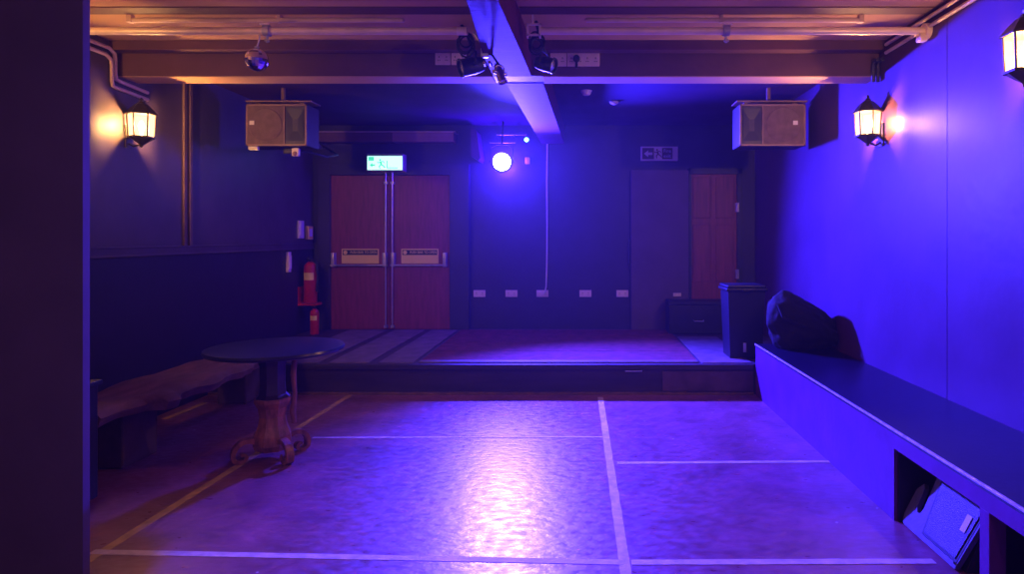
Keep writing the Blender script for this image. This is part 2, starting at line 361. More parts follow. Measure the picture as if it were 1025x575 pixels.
# unlit sign on the boarding
dd['kind'] = 'structure'
ws = thing('exit_sign', 'small unlit fire exit sign with white frame high on the back wall', 'sign', (.985, 8.36, 2.46))
off(MB().box(.755, 1.235, 8.40, 8.44, 2.465, 2.65, bev=.004), 'sign_frame', M['signwhite'], ws)
off(MB().box(.775, .925, 8.395, 8.402, 2.485, 2.63), 'sign_panel', M['signdark'], ws)
off(MB().box(1.03, 1.165, 8.395, 8.402, 2.485, 2.63), 'sign_panel', M['signdark'], ws)
arrow(ws, (.85, 8.393, 2.555), .11, M['signwhite'], ws)
man(ws, (.977, 8.398, 2.557), .135, M['signdark'], ws)
for word_, zz in (('Fire', 2.59), ('exit', 2.525)):
    text_obj(word_, .062, Matrix.Translation(Vector((1.097, 8.3935, zz)) - ws.location) @ FACE_CAM, M['signwhite'], 'lettering', ws)

# long casing above the double doors
cs = thing('roller_casing', 'long pinkish-brown casing fixed above the double doors', 'casing', (-2.5, 8.3, 2.69))
off(MB().box(-2.42, -1.64, 8.26, YB, 2.69, 2.81, bev=.006), 'cover', M['casing'], cs)
off(MB().box(-3.38, -2.42, 8.262, YB, 2.69, 2.81, bev=.006), 'cover', M['casingred'], cs)['label'] = 'darker left half of the casing'
off(MB().box(-3.40, -1.62, 8.25, YB, 2.812, 2.822), 'top_lip', M['conduit'], cs)
off(MB().box(-3.42, -3.38, 8.26, YB, 2.62, 2.80, bev=.004), 'end_bracket', M['steel'], cs)

# closet door, right
cd = thing('door_2', 'narrow reddish-brown panelled door leaf at the right of the back wall', 'door', (1.7, 8.38, .6))
off(MB().box(1.405, 1.995, 8.40, 8.435, .30, 2.29, bev=.003), 'door_leaf', M['woodred'], cd)
off(MB().box(1.43, 1.66, 8.392, 8.402, 1.72, 2.26, bev=.008).box(1.72, 1.96, 8.392, 8.402, 1.72, 2.26, bev=.008), 'upper_panel', M['woodred'], cd)
off(MB().box(1.43, 1.66, 8.392, 8.402, .9, 1.64, bev=.008).box(1.72, 1.96, 8.392, 8.402, .9, 1.64, bev=.008), 'lower_panel', M['woodred'], cd)
for z in (1.86, 1.0): off(MB().box(1.975, 2.01, 8.335, 8.40, z - .06, z + .06, bev=.002).cyl((1.99, 8.335, z - .06), (1.99, 8.335, z + .06), .009), 'hinge', M['steel'], cd)
cd['kind'] = 'structure'
# pull handle on the boarding
tag(MB().tube([(.605, 8.44, 1.44), (.605, 8.40, 1.42), (.605, 8.40, 1.08), (.605, 8.44, 1.06)], .010).build('pull_handle', M['darkcable'], None, True),
    'slim dark vertical pull handle on the back wall beside the brown boarding', 'handle')

# ------------------------------------------------------------------ sockets
def socket(w=.155, h=.088, holes=2):
    r = thing('power_socket', '', 'socket')
    MB().box(-w / 2, w / 2, -.011, 0, -h / 2, h / 2, bev=.003).build('faceplate', M['plate'], r)
    for k in range(holes):
        hb = MB(); cx = 0 if holes == 1 else (-w / 4 + k * w / 2)
        hb.box(cx - .003, cx + .003, -.0125, -.010, .002, .014).box(cx - .013, cx - .005, -.0125, -.010, -.016, -.011).box(cx + .005, cx + .013, -.0125, -.010, -.016, -.011)
        hb.build('pin_holes', M['hole'], r)
        MB().box(cx - .006, cx + .006, -.015, -.010, .022, .036, bev=.001).build('rocker_switch', M['plate'], r)
    return r
s0 = socket()
G = 'white sockets in a row low on the back wall'
spots = [(480, 294, 'white socket low on the back wall, first in the row, nearest the double doors'),
         (512, 294, 'white socket low on the back wall between the doors and the hanging white cable'),
         (543, 294, 'white socket that the hanging white cable runs down into'),
         (586, 294, 'white socket low on the back wall, next right of the hanging cable'),
         (623, 294, 'white socket low on the back wall just left of the brown boarding')]
for i, (x, y, lb) in enumerate(spots):
    p = at(x, y, 8.44); p.y = 8.44
    o = s0 if i == 0 else dup(s0)
    o.location = p; o['label'] = lb; o['group'] = G
    if i == 2: tag_pos = p
o = dup(s0, (1.22, 8.37, .735)); o['label'] = 'small white socket low on the brown boarding beside the closet door'
o.scale = (.65, 1, .5)
for k, (x, lb) in enumerate(((443.5, 'white double socket on the cross beam, leftmost'), (459.5, 'white double socket on the cross beam behind the black spotlight'),
              (559, 'white socket on the cross beam nearest the right-hand clamp cluster'), (576, 'white socket on the cross beam with the round black plug in it'),
              (592, 'white socket on the cross beam, the rightmost one'))):
    p = at(x, 60, 4.90); p.z = 2.822 if k < 2 else 2.812
    o = dup(s0, (p.x, 4.899, p.z)); o['label'] = lb; o['group'] = 'white sockets on the front of the cross beam'; o.scale = (.74 if k < 2 else .8, 1, 1.15)
tag(MB().cyl((-.045, 4.888, 2.815), (-.045, 4.845, 2.815), .026, .022).box(-.055, -.035, 4.85, 4.88, 2.74, 2.80, bev=.004).build('plug', M['black'], None, True),
    'round black plug pushed into a beam socket right of centre', 'plug')
# white cable from beam end to socket
z1 = at(547, 148, 8.42).z
tag(MB().tube([(-.455, 8.425, 2.685), (-.462, 8.425, 2.2), (-.458, 8.425, 1.6), (-.462, 8.425, 1.1), (-.47, 8.42, .84), (-.485, 8.41, .76), (-.50, 8.42, .745)], .009)
    .build('cable', M['cable'], None, True), 'white cable hanging down the back wall to a socket', 'cable')
tag(MB().box(-.575, -.535, 8.37, 8.42, .715, .765, bev=.005).build('plug_adaptor', M['plate']), 'small white plug in the socket under the hanging cable', 'plug')

# ------------------------------------------------------------------ lanterns
def lantern(label):
    r = thing('wall_lantern', label, 'wall lamp', group='wall lanterns')
    c = (.125, 0, 0); N = 6
    hexp = lambda rad, ph=PI / 6: [(c[0] + rad * math.cos(2 * PI * k / N + ph), rad * math.sin(2 * PI * k / N + ph)) for k in range(N)]
    MB().prism([(c[0] + .115 * math.cos(k * PI / 3 + PI / 6), .115 * math.sin(k * PI / 3 + PI / 6)) for k in range(6)], .014).lathe(
        [(.004, -.085), (.014, -.08), (.018, -.06), (.03, -.05), (.06, -.03), (.095, -.004), (.1, 0)], c, seg=6).build('base', M['lamp_metal'], r)
    MB().lathe([(.128, .215), (.132, .222), (.12, .232), (.085, .275), (.05, .31), (.028, .322), (.024, .335), (.012, .345), (.016, .36), (.004, .372)], c, seg=6,
               mtx=Matrix.Translation(c) @ Matrix.Rotation(PI / 6, 4, 'Z') @ Matrix.Translation((-c[0], 0, 0))).build('roof', M['lamp_metal'], r)
    for k in range(6):
        a = hexp(.1)[k]; MB().cyl((a[0], a[1], .012), (a[0] + (a[0] - c[0]) * .1, a[1] * 1.1, .222), .0065, seg=6).build('glazing_bar', M['lamp_metal'], r)
    for k in range(6):
        a = hexp(.097)[k]; b = hexp(.097)[(k + 1) % 6]
        t = [(p[0] + (p[0] - c[0]) * .1, p[1] * 1.1) for p in (a, b)]
        MB().raw([(a[0], a[1], .016), (b[0], b[1], .016), (t[1][0], t[1][1], .216), (t[0][0], t[0][1], .216)], [(0, 1, 2, 3)]).build('glass_pane', M['pane'], r)
    MB().box(0, .012, -.045, .045, -.09, .12, bev=.004).tube([(.01, 0, -.05), (.05, 0, -.075), (.1, 0, -.06), (.125, 0, -.03)], .009).build('wall_bracket', M['lamp_metal'], r)
    MB().lathe([(.010, .014), (.012, .06), (.014, .062), (.022, .085), (.027, .11), (.018, .14), (.004, .16)], c, seg=14).build('bulb', M['bulb'], r, True)
    return r
L0 = lantern('lit dark metal wall lantern on the left wall under the cross beam')
L0.location = (XL, 5.0, 2.235)
L0.scale = (.84, .84, .84)
lanterns = [L0]
lanterns.append(dup(L0, (XR, 4.86, 2.225), PI, 'lit wall lantern on the right wall below the cross beam end'))
lanterns.append(dup(L0, (XR, 3.13, 2.265), PI, 'lit wall lantern on the right wall nearest the viewer, cut by the frame'))
lanterns.append(dup(L0, (XL, 3.25, 2.265), 0, 'lit wall lantern on the left wall hidden behind the partition'))
WARM = (1.0, 0.50, 0.17)
def point(name, loc, e, col, rad=.03):
    l = bpy.data.lights.new(name, 'POINT'); l.energy = e; l.color = col; l.shadow_soft_size = rad
    o = bpy.data.objects.new(name, l); COL.objects.link(o); o.location = loc; return o
for o, e in zip(lanterns, (185, 215, 120, 200)):
    s = 1 if o.location.x < 0 else -1
    point('lantern_light', o.location + Vector((s * .115, 0, .095)), e, WARM, .028)

# unseen lamps added behind the viewer as dim pinkish fill
def pendant(x, y, label, e):
    r = thing('fill_pendant', label, 'lamp', (x, y, 2.3))
    MB().tube([(0, 0, .20), (0, 0, .63)], .004).build('cord', M['black'], r)
    MB().lathe([(.16, 0), (.165, .004), (.11, .10), (.03, .18), (.02, .2)], seg=24).build('lamp_shade', M['lamp_metal'], r, True)
    MB().sph((0, 0, -.03), .04).build('bulb', M['bulb'], r, True)
    point('fill_pendant_light', (x, y, 2.2), e, (1.0, .52, .55), .1)
pendant(-1.9, -1.2, 'dark pendant lamp added behind the viewer as fill light, left one', 42)
pendant(1.1, -1.2, 'dark pendant lamp added behind the viewer as fill light, right one', 26)

# ------------------------------------------------------------------ ceiling pipes and conduits
PY, PZ = 4.2, 2.807
lp = thing('lighting_pipe', 'long scaffold pipe under the ceiling, left of the centre beam', 'pipe', (-2, PY, PZ))
off(MB().cyl((XL + .005, PY, PZ), (-.80, PY, PZ), .0245, seg=20), 'tube', M['pipe'], lp, True)
off(MB().cyl((-.81, PY, PZ), (-.745, PY, PZ), .027, seg=20), 'end_cap', M['plate'], lp, True)
off(MB().cyl((XL, PY, PZ), (XL + .02, PY, PZ), .05, seg=20), 'wall_flange', M['pipe'], lp, True)
rp = thing('lighting_pipe', 'long scaffold pipe under the ceiling, right of the centre beam', 'pipe', (1, PY, PZ))
off(MB().cyl((-.27, PY, PZ), (XR - .005, PY, PZ), .0245, seg=20), 'tube', M['pipe'], rp, True)
off(MB().cyl((XR - .035, PY, PZ), (XR, PY, PZ), .05, seg=20).box(XR - .07, XR - .02, PY - .03, PY + .03, PZ - .07, PZ - .02, bev=.006), 'wall_flange', M['pipe'], rp, True)
off(MB().box(-.36, -.35, PY - .03, PY + .03, PZ - .04, PZ + .04).box(-.36, -.27, PY - .03, PY - .022, PZ - .04, PZ - .028)
    .box(-.36, -.27, PY - .03, PY - .022, PZ + .028, PZ + .04).box(-.28, -.27, PY - .03, PY + .03, PZ - .04, PZ + .04)
    .box(-.325, -.315, PY - .02, PY - .01, PZ + .04, PZ + .10), 'beam_clamp', M['plate'], rp)
tag(MB().cyl((-2.96, 4.26, 2.897), (-1.18, 4.26, 2.897), .016, seg=14).sph((-1.18, 4.26, 2.897), .016).box(-2.98, -2.95, 4.24, 4.28, 2.88, 2.93).box(-2.0, -1.98, 4.245, 4.275, 2.88, 2.93).build('conduit_pipe', M['conduit'], None, True),
    'thin conduit clipped to the ceiling above the left scaffold pipe', 'pipe')
tag(MB().cyl((.03, 4.26, 2.897), (1.82, 4.26, 2.897), .016, seg=14).sph((.03, 4.26, 2.897), .016).box(1.81, 1.84, 4.24, 4.28, 2.88, 2.93).box(.9, .92, 4.245, 4.275, 2.88, 2.93).build('conduit_pipe', M['conduit'], None, True),
    'thin conduit clipped to the ceiling above the right scaffold pipe', 'pipe')
for z, dx, w in ((2.885, .0, 'upper'), (2.825, .0, 'lower')):
    x = XR - .016
    tag(MB().tube([(x, YF, z), (x, 4.55, z), (x, 4.76, z)] , .013).build('conduit_pipe', M['conduit'], None, True), f'{w} one of two conduits along the top of the right wall', 'pipe')
for x, w in ((XR - .02, 'one nearer the wall'), (XR - .055, 'one further from the wall')):
    tag(MB().tube([(x, 4.80, 2.79), (x, 4.865, 2.79), (x, 4.88, 2.77), (x, 4.88, 2.64)], .014).build('conduit_pipe', M['darkcable'], None, True), f'dark conduit dropping down the right end of the cross beam, {w}', 'pipe')
for k, (dz, w) in enumerate(((0, 'upper'), (-.055, 'lower'))):
    x = XL + .018; dy = -.035 * k
    tag(MB().tube([(x, 2.83, 2.865 + dz), (x, 4.78 + dy, 2.865 + dz), (x, 4.83 + dy, 2.84 + dz), (x, 4.84 + dy, 2.80 + dz), (x, 4.84 + dy, 2.69 + dz), (x, 4.85 + dy, 2.65 + dz), (x, 4.89 + dy, 2.645 + dz), (x, 5.2, 2.63 + dz)], .014)
        .build('conduit_pipe', M['conduit'], None, True), f'{w} conduit bending round the left end of the cross beam', 'pipe')

# ------------------------------------------------------------------ mirror ball and clamps
mbp = at(257, 60, 4.2)
mball = thing('mirror_ball', 'small mirror ball hanging from the left scaffold pipe', 'mirror ball', mbp)
b = MB(); b.sph((0, 0, 0), .072, seg=20, rings=12); b.build('mirror_tiles', mat('mirror_facets', (.8, .77, .84), .06, 1.0), mball)
MB().cyl((0, 0, .068), (0, 0, .085), .014).build('cap', M['steel'], mball, True)
MB().tube([(0, 0, .08), (.016, 0, .13), (.022, 0, .19)], .0045).build('hanger', M['cable'], mball, True)
def clamp(x, label):
    r = thing('pipe_clamp', label, 'clamp', (x, PY, PZ))
    MB().lathe([(.030, -.022), (.036, -.02), (.036, .02), (.030, .022)], seg=20, mtx=Matrix.Rotation(PI / 2, 4, 'Y')).build('clamp_band', M['steel'], r, True)
    MB().box(-.03, .03, -.045, -.03, .028, .036).build('clamp_plate', M['plate'], r)
    MB().cyl((0, 0, -.03), (0, 0, -.075), .009).cyl((0, 0, -.055), (0, 0, -.068), .018, seg=6).build('bolt', M['steel'], r, True)
    return r
clamp(-2.04, 'steel pipe clamp holding the mirror ball')
clamp(.93, 'steel pipe clamp with a hanging bolt on the right scaffold pipe')

# dark spotlights hung at the centre beam
def parcan(loc, aim, label, s=1.0, m=None, lens=None, body_r=.06, body_l=.17):
    r = thing('stage_light', label, 'stage light', loc)
    d = (Vector(aim) - Vector(loc)).normalized(); q = Vector((0, 0, 1)).rotation_difference(d).to_matrix().to_4x4()
    m = m or M['black']; R = body_r * s; Lh = body_l * s
    MB().lathe([(R * .45, -Lh * .5), (R * .8, -Lh * .42), (R * .95, -Lh * .2), (R, 0), (R, Lh * .5), (R * 1.1, Lh * .5), (R * 1.1, Lh * .54), (R * .9, Lh * .54), (R * .9, Lh * .4), (R * .3, Lh * .38)], seg=24, mtx=q).build('lamp_can', m, r, True)
    MB().lathe([(R * .86, Lh * .42), (R * .86, Lh * .45), (R * .5, Lh * .475), (.001, Lh * .48)], seg=24, mtx=q).build('lens', lens or M['chrome'], r, True)
    side = d.cross(Vector((0, 0, 1))).normalized()
    top = 1.7 * R
    MB().tube([side * (R + .006), side * (R + .014) + Vector((0, 0, top * .8)), side * (R * .6) + Vector((0, 0, top)), -side * (R * .6) + Vector((0, 0, top)), -side * (R + .014) + Vector((0, 0, top * .8)), -side * (R + .006)], .008 * s).build('yoke', m, r, True)
    for sg in (1, -1): MB().cyl(side * sg * (R - .004), side * sg * (R + .03), .014 * s).build('knob', m, r, True)
    return r, top
pa = at(473, 66, 4.5)
r1, t1 = parcan(pa, (pa.x - 2.0, pa.y - 1.0, pa.z - .7), 'black stage light hanging at the inner end of the left scaffold pipe')
MB().tube([(0, 0, t1), (-.02, -.07, .18), (-.05, -.14, .235)], .011).build('hanging_bracket', M['black'], r1, True)
pb = at(500, 73, 4.30)
r2, t2 = parcan(pb, (pb.x + .5, pb.y - .4, pb.z - 1.3), 'small chrome pin spotlight beside the centre beam', m=M['chrome'], body_r=.028, body_l=.14)
MB().tube([(0, 0, t2), (-.05, 0, .12), (-.10, .02, .12)], .008).build('hanging_bracket', M['black'], r2, True)
pc = at(545, 64, 4.45)
r3, t3 = parcan(pc, (pc.x + 1.5, pc.y - .6, pc.z - .5), 'black stage light hanging right of the centre beam', body_r=.05, body_l=.14)
MB().tube([(0, 0, t3), (-.02, -.1, .14), (-.04, -.24, .21)], .011).build('hanging_bracket', M['black'], r3, True)
def coil(c, R, n, seed, nm, lb):
    rnd = random.Random(seed); pts = []
    for k in range(n * 12):
        a = k / 12 * 2 * PI; w = R * (1 + .25 * math.sin(a * .37 + seed))
        pts.append((c[0] + w * math.cos(a) * .8, c[1] + .04 * math.sin(a * .5), c[2] + w * math.sin(a) + .02 * math.sin(a * .21)))
    return tag(MB().tube(pts, .007, seg=6).build(nm, M['black'], None, True), lb, 'cable')
coil(at(466, 44, 4.35), .06, 4, 1, 'cable_coil', 'tangle of black cable above the left black stage light')
coil(at(537, 44, 4.30), .055, 4, 3, 'cable_coil', 'tangle of black cable beside the right clamp on the centre beam')
rc = thing('rigging_clamp', 'cluster of silver clamp parts behind the black light left of the beam', 'clamp', at(486, 56, 4.30))
rc['category'] = 'clamp'
MB().box(-.03, .02, -.02, .02, -.01, .05, bev=.006).build('clamp_body', M['steel'], rc, True)
MB().cyl((.03, -.03, -.05), (.03, .03, -.05), .012).cyl((-.005, -.03, -.055), (-.005, .03, -.055), .010).build('bolt', M['chrome'], rc, True)
MB().tube([(-.01, 0, .05), (-.04, 0, .10), (-.08, 0, .16)], .008).build('arm', M['steel'], rc, True)

# smoke detector etc on rear ceiling
sd = thing('smoke_detector', 'round white smoke detector on the rear ceiling', 'smoke detector', (.04, 6.45, ZC))
MB().lathe([(.052, -.012), (.055, 0)], seg=24).build('base', M['plate'], sd, True)
MB().lathe([(.018, -.046), (.036, -.042), (.045, -.028), (.046, -.012)], seg=24).build('sensor_head', M['plate'], sd, True)
sp = thing('ceiling_sensor', 'small pale ceiling sensor further back than the smoke detector', 'sensor', (.34, 6.95, ZC))
MB().lathe([(.022, -.035), (.045, -.022), (.05, 0)], seg=24).build('dome', M['plate'], sp, True)
MB().lathe([(.060, -.006), (.062, 0)], seg=24).build('base', M['black'], sp, True)

# ------------------------------------------------------------------ wall speakers
def speaker(x0, x1, y0, z0, z1, horn_right, label, dep=.30):
    r = thing('wall_speaker', label, 'speaker', ((x0 + x1) / 2, y0, z0))
    w = x1 - x0; h = z1 - z0; X0 = -w / 2
    MB().box(-w / 2, w / 2, .012, dep, 0, h, bev=.008).build('cabinet', M['spkbox'], r)
    t = .018
    MB().box(-w / 2, w / 2, 0, .02, 0, t, bev=.003).box(-w / 2, w / 2, 0, .02, h - t, h, bev=.003).box(-w / 2, -w / 2 + t, 0, .02, 0, h, bev=.003).box(w / 2 - t, w / 2, 0, .02, 0, h, bev=.003).build('front_frame', M['spkedge'], r)
    wx0, wx1 = (-w / 2 + t, w * .12) if horn_right else (-w * .14, w / 2 - t)
    MB().box(wx0, wx1, .003, .016, t, h - t, bev=.002).build('grille', M['spk'], r)
    c = ((wx0 + wx1) / 2, 0, h / 2); R = min(wx1 - wx0, h - 2 * t) * .47
    rot = Matrix.Translation((c[0], .004, c[2])) @ Matrix.Rotation(PI / 2, 4, 'X')
    MB().lathe([(R, 0), (R, .006), (R * .95, .009), (R * .88, .004), (R * .55, .0025), (R * .3, .002), (.002, .0018)], seg=32, mtx=rot).build('woofer', M['spk'], r, True)
    hx0, hx1 = (wx1 + .012, w / 2 - t - .002) if horn_right else (-w / 2 + t + .002, wx0 - .012)
    MB().box(min(hx0, hx1), max(hx0, hx1), .0135, .014, t, h - t).build('horn_surround', M['black'], r)
    # flared horn: four walls narrowing to a dark throat
    a, bb = hx0 + .012, hx1 - .012; zl, zh = t + .03, h - t - .03; mcx = (a + bb) / 2; mz = h / 2
    vs = [(a, .002, zl), (bb, .002, zl), (bb, .002, zh), (a, .002, zh), (mcx - .02, .013, mz - .05), (mcx + .02, .013, mz - .05), (mcx + .02, .013, mz + .05), (mcx - .02, .013, mz + .05)]
    MB().raw(vs, [(0, 1, 5, 4), (1, 2, 6, 5), (2, 3, 7, 6), (3, 0, 4, 7), (4, 5, 6, 7)]).build('horn', M['black'], r)
    MB().box(min(wx1, hx0) if horn_right else hx1, max(wx1, hx0) if horn_right else wx0, 0, .018, t, h - t, bev=.002).build('divider', M['spkedge'], r)
    bx = -w / 2 + .06 if horn_right else w / 2 - .10
    MB().box(bx - .022, bx + .022, -.006, -.001, h * .5 - .0, h * .5 + .04, bev=.001).build('badge', M['badge'], r)
    MB().box(-w / 2 - .02, w / 2 + .03, .03, dep - .04, h + .028, h + .040, bev=.002).box(-w / 2 + .06, -w / 2 + .10, .08, .12, h, h + .03).box(w / 2 - .10, w / 2 - .06, .08, .12, h, h + .03).cyl((0, .15, h + .04), (0, .15, ZC - z0), .02).build('mounting_bracket', M['spkedge'], r)
    return r
speaker(-3.21, -2.63, 6.19, 2.345, 2.745, True, 'black loudspeaker mounted high near the left wall above the fire extinguisher')
speaker(1.50, 2.13, 6.19, 2.345, 2.745, False, 'black loudspeaker mounted high in the right corner of the room')
# things hanging below the left speaker
tagl = thing('cable_box', 'small white junction box under the left loudspeaker', 'box', at(254, 149, 6.25))
MB().box(-.045, .045, -.02, .02, -.012, .022, bev=.003).build('cover', M['badge'], tagl)
MB().box(-.03, .05, -.024, -.019, -.018, -.008).build('label_strip', M['steel'], tagl)
MB().tube([(0, 0, .02), (0, .02, .05)], .006).build('stem', M['black'], tagl)
sen = thing('motion_sensor', 'pinkish motion sensor on a black arm under the left loudspeaker', 'sensor', at(296, 152, 6.30))
MB().box(-.035, .035, -.02, .03, -.045, .035, bev=.01).build('sensor_body', M['plate'], sen, True)
MB().sph((0, -.02, -.02), .022, (1, .6, 1)).build('sensor_lens', M['casing'], sen, True)
MB().box(-.12, -.035, -.01, .02, -.02, .03, bev=.008).tube([(0, .02, .03), (0, .02, .055)], .01).build('arm', M['black'], sen, True)
tag(MB().tube([(-2.74, 6.34, 2.32), (-2.60, 6.6, 2.29), (-2.75, 7.3, 2.40), (-3.2, 8.0, 2.60), (-3.36, 8.25, 2.70)], .011).build('cable', M['black'], None, True), 'black cable from the left sensor to the casing above the doors', 'cable')

# ------------------------------------------------------------------ blue stage light on the back wall
LP = Vector((-1.0, 8.06, 2.41))
AIM = LP + Vector((math.sin(math.radians(31)), -math.cos(math.radians(31)), -.32)) * 1
bl, bt = parcan(LP, (0, 0, CZ), 'round blue stage light blazing high on the back wall', m=M['black'], lens=M['bluelens'], body_r=.125, body_l=.16)
MB().tube([(0, 0, bt), (0, .04, bt + .06), (0, .12, ZC - LP.z)], .012).build('hanging_bracket', M['black'], bl, True)
fwd = (Vector((0, 0, CZ)) - LP).normalized()
sl = bpy.data.lights.new('stage_beam', 'SPOT'); sl.energy = 10500; sl.color = (0.045, 0.026, 1.0); sl.spot_size = math.radians(104); sl.spot_blend = 1.0; sl.shadow_soft_size = .09
so = bpy.data.objects.new('stage_beam', sl); COL.objects.link(so); so.location = LP + fwd * .12
so.rotation_euler = (AIM - LP).to_track_quat('-Z', 'Y').to_euler()
point('stage_light_spill', LP + Vector((0, .17, -.02)), 90, (0.06, 0.01, 1.0), .05)
point('stage_light_spill', LP + Vector((0, -.16, 0.02)), 45, (0.06, 0.01, 1.0), .07)
bar = thing('light_bar', 'slim horizontal lighting bar with a tiny cyan lamp by the beam end', 'light bar', (-.9, 8.2, 2.8))
off(MB().cyl((at(497, 135, 8.2)), (at(527, 135, 8.2)), .010), 'bar', M['steel'], bar, True)
off(MB().cyl((at(490, 143, 8.25)), (at(516, 143, 8.25)), .008), 'bar', M['steel'], bar, True)
off(MB().cyl(at(497, 135, 8.2), at(497, 135, 8.2) + Vector((0, .24, 0)), .010).cyl(at(514, 135, 8.2), at(514, 135, 8.2) + Vector((0, .24, 0)), .010), 'wall_stay', M['black'], bar)
p = at(527, 140, 8.15)
off(MB().cyl(p + Vector((0, .05, 0)), p, .035), 'lamp_can', M['black'], bar, True)
off(MB().sph(p, .028), 'lamp_lens', M['cyanled'], bar, True)
p = at(528, 161, 8.40)
tag(MB().box(p.x - .032, p.x + .032, 8.38, 8.44, p.z - .045, p.z + .045, bev=.012).build('wall_sensor', M['plate'], None, True), 'small pale sensor on the back wall right of the blue light', 'sensor')
# angled shutter panel left of the light
a0 = at(471, 126, 8.2); 
tag(MB().raw([at(471, 126, 8.1), at(477, 131, 8.1), at(481, 158, 8.1), at(479, 161, 8.1), at(471, 156, 8.1)] + [v + Vector((0, .34, 0)) for v in (at(471, 126, 8.1), at(477, 131, 8.1), at(481, 158, 8.1), at(479, 161, 8.1), at(471, 156, 8.1))],
    [(0, 1, 2, 3, 4), (9, 8, 7, 6, 5)] + [(k, (k + 1) % 5, 5 + (k + 1) % 5, 5 + k) for k in range(5)]).build('wall_bracket', M['wall']), 'tapered bracket on the back wall left of the blue light', 'bracket')

# ------------------------------------------------------------------ fire extinguishers and wall bits
def extinguisher(h, r, label, loc, hose=True):
    e = thing('fire_extinguisher', label, 'fire extinguisher', loc)
    MB().lathe([(r * .9, 0), (r, .01), (r, h * .74), (r * .9, h * .82), (r * .5, h * .88), (r * .3, h * .9)], seg=24).build('cylinder_body', M['red'], e, True)
    MB().lathe([(r * .32, h * .9), (r * .32, h * .94)], seg=16).box(-.015, .015, -r * .9, r * .3, h * .94, h * .97, bev=.003).box(-.012, .012, -r * .9, r * .3, h * .99, h * 1.01, bev=.003).build('handle', M['black'], e, True)
    if hose: MB().tube([(r * .3, -.01, h * .93), (r * 1.1, -.03, h * .85), (r * 1.3, -.03, h * .55), (r * 1.15, -.02, h * .25)], [.010, .010, .010, .016]).build('hose', M['black'], e, True)
    lm = MB(); vs = []; fs = []
    for k in range(9):
        a = -PI / 2 - .9 + 1.8 * k / 8
        vs += [(math.cos(a) * (r + .001), math.sin(a) * (r + .001), h * .5), (math.cos(a) * (r + .001), math.sin(a) * (r + .001), h * .66)]
    for k in range(8): fs.append((2 * k, 2 * k + 2, 2 * k + 3, 2 * k + 1))
    lm.raw(vs, fs).build('label_sticker', M['yellow'], e)
    return e
fe = extinguisher(.57, .078, 'red fire extinguisher hung on the left wall beside the double doors', (-3.385, 8.08, .66))
MB().box(-.11, .11, -.10, .09, -.03, -.002, bev=.006).box(-.115, -.105, -.10, .09, -.03, .2, bev=.003).build('wall_bracket', M['red'], fe)
extinguisher(.35, .052, 'small red extinguisher standing on the stage below the larger one', (-3.30, 8.0, SZ), False)
ub = lambda mb, n, m, lb, c: tag(mb.build(n, m), lb, c)
ub(MB().box(XL, XL + .025, 7.97, 8.11, 1.46, 1.68, bev=.004).box(XL, XL + .035, 7.99, 8.04, 1.5, 1.66, bev=.003), 'leaflet_holder', M['badge'], 'white leaflet on the left wall above the fire extinguisher', 'leaflet')
cp = thing('call_point', 'pale square call point next to the white leaflet', 'call point', (XL, 8.27, 1.53))
MB().box(0, .04, -.075, .075, -.085, .085, bev=.006).build('case', M['yellow'], cp)
MB().box(.04, .043, -.045, .045, -.045, .05).build('glass_panel', M['plate'], cp)
ub(MB().box(XL, XL + .035, 7.66, 7.73, 1.06, 1.30, bev=.005).box(XL + .03, XL + .045, 7.67, 7.72, 1.10, 1.26, bev=.003), 'intercom_handset', M['plate'], 'pale vertical handset on the left wall under the dado rail', 'handset')

# ------------------------------------------------------------------ dark objects at right of the stage
bn = thing('waste_bin', 'dark upright plastic bin on the stage beside the right bench', 'bin', (1.60, 6.50, SZ + .0108))
def taper(x, y, z0, z1, a, b, m_, nm, par):
    vs = [(-x * a, -y * a, z0), (x * a, -y * a, z0), (x * a, y * a, z0), (-x * a, y * a, z0), (-x * b, -y * b, z1), (x * b, -y * b, z1), (x * b, y * b, z1), (-x * b, y * b, z1)]
    return MB().raw(vs, [(0, 1, 2, 3), (4, 5, 6, 7), (0, 1, 5, 4), (1, 2, 6, 5), (2, 3, 7, 6), (3, 0, 4, 7)]).build(nm, m_, par)
taper(.19, .19, 0, .66, .82, .95, M['bin'], 'body', bn)
MB().box(-.2, .2, -.2, .2, .655, .685, bev=.008).box(-.19, .19, -.19, .19, .685, .715, bev=.014).build('lid', M['bin'], bn, True)
MB().box(-.05, .05, -.225, -.19, .66, .68, bev=.004).build('lid_grip', M['bin'], bn)
MB().box(-.03, .0, -.167, -.155, .06, .15, bev=.003).build('sticker', M['steel'], bn)
eq = thing('equipment_case', 'black low equipment case standing in front of the closet door', 'case', (1.42, 8.1, SZ))
MB().box(-.36, .36, -.16, .16, .01, .36, bev=.008).build('case_body', M['black'], eq)
MB().box(-.365, .365, -.165, .165, .365, .41, bev=.008).build('lid', M['black'], eq)
MB().tube([(-.06, -.16, .18), (-.06, -.185, .17), (.06, -.185, .17), (.06, -.16, .18)], .007).build('handle', M['steel'], eq)
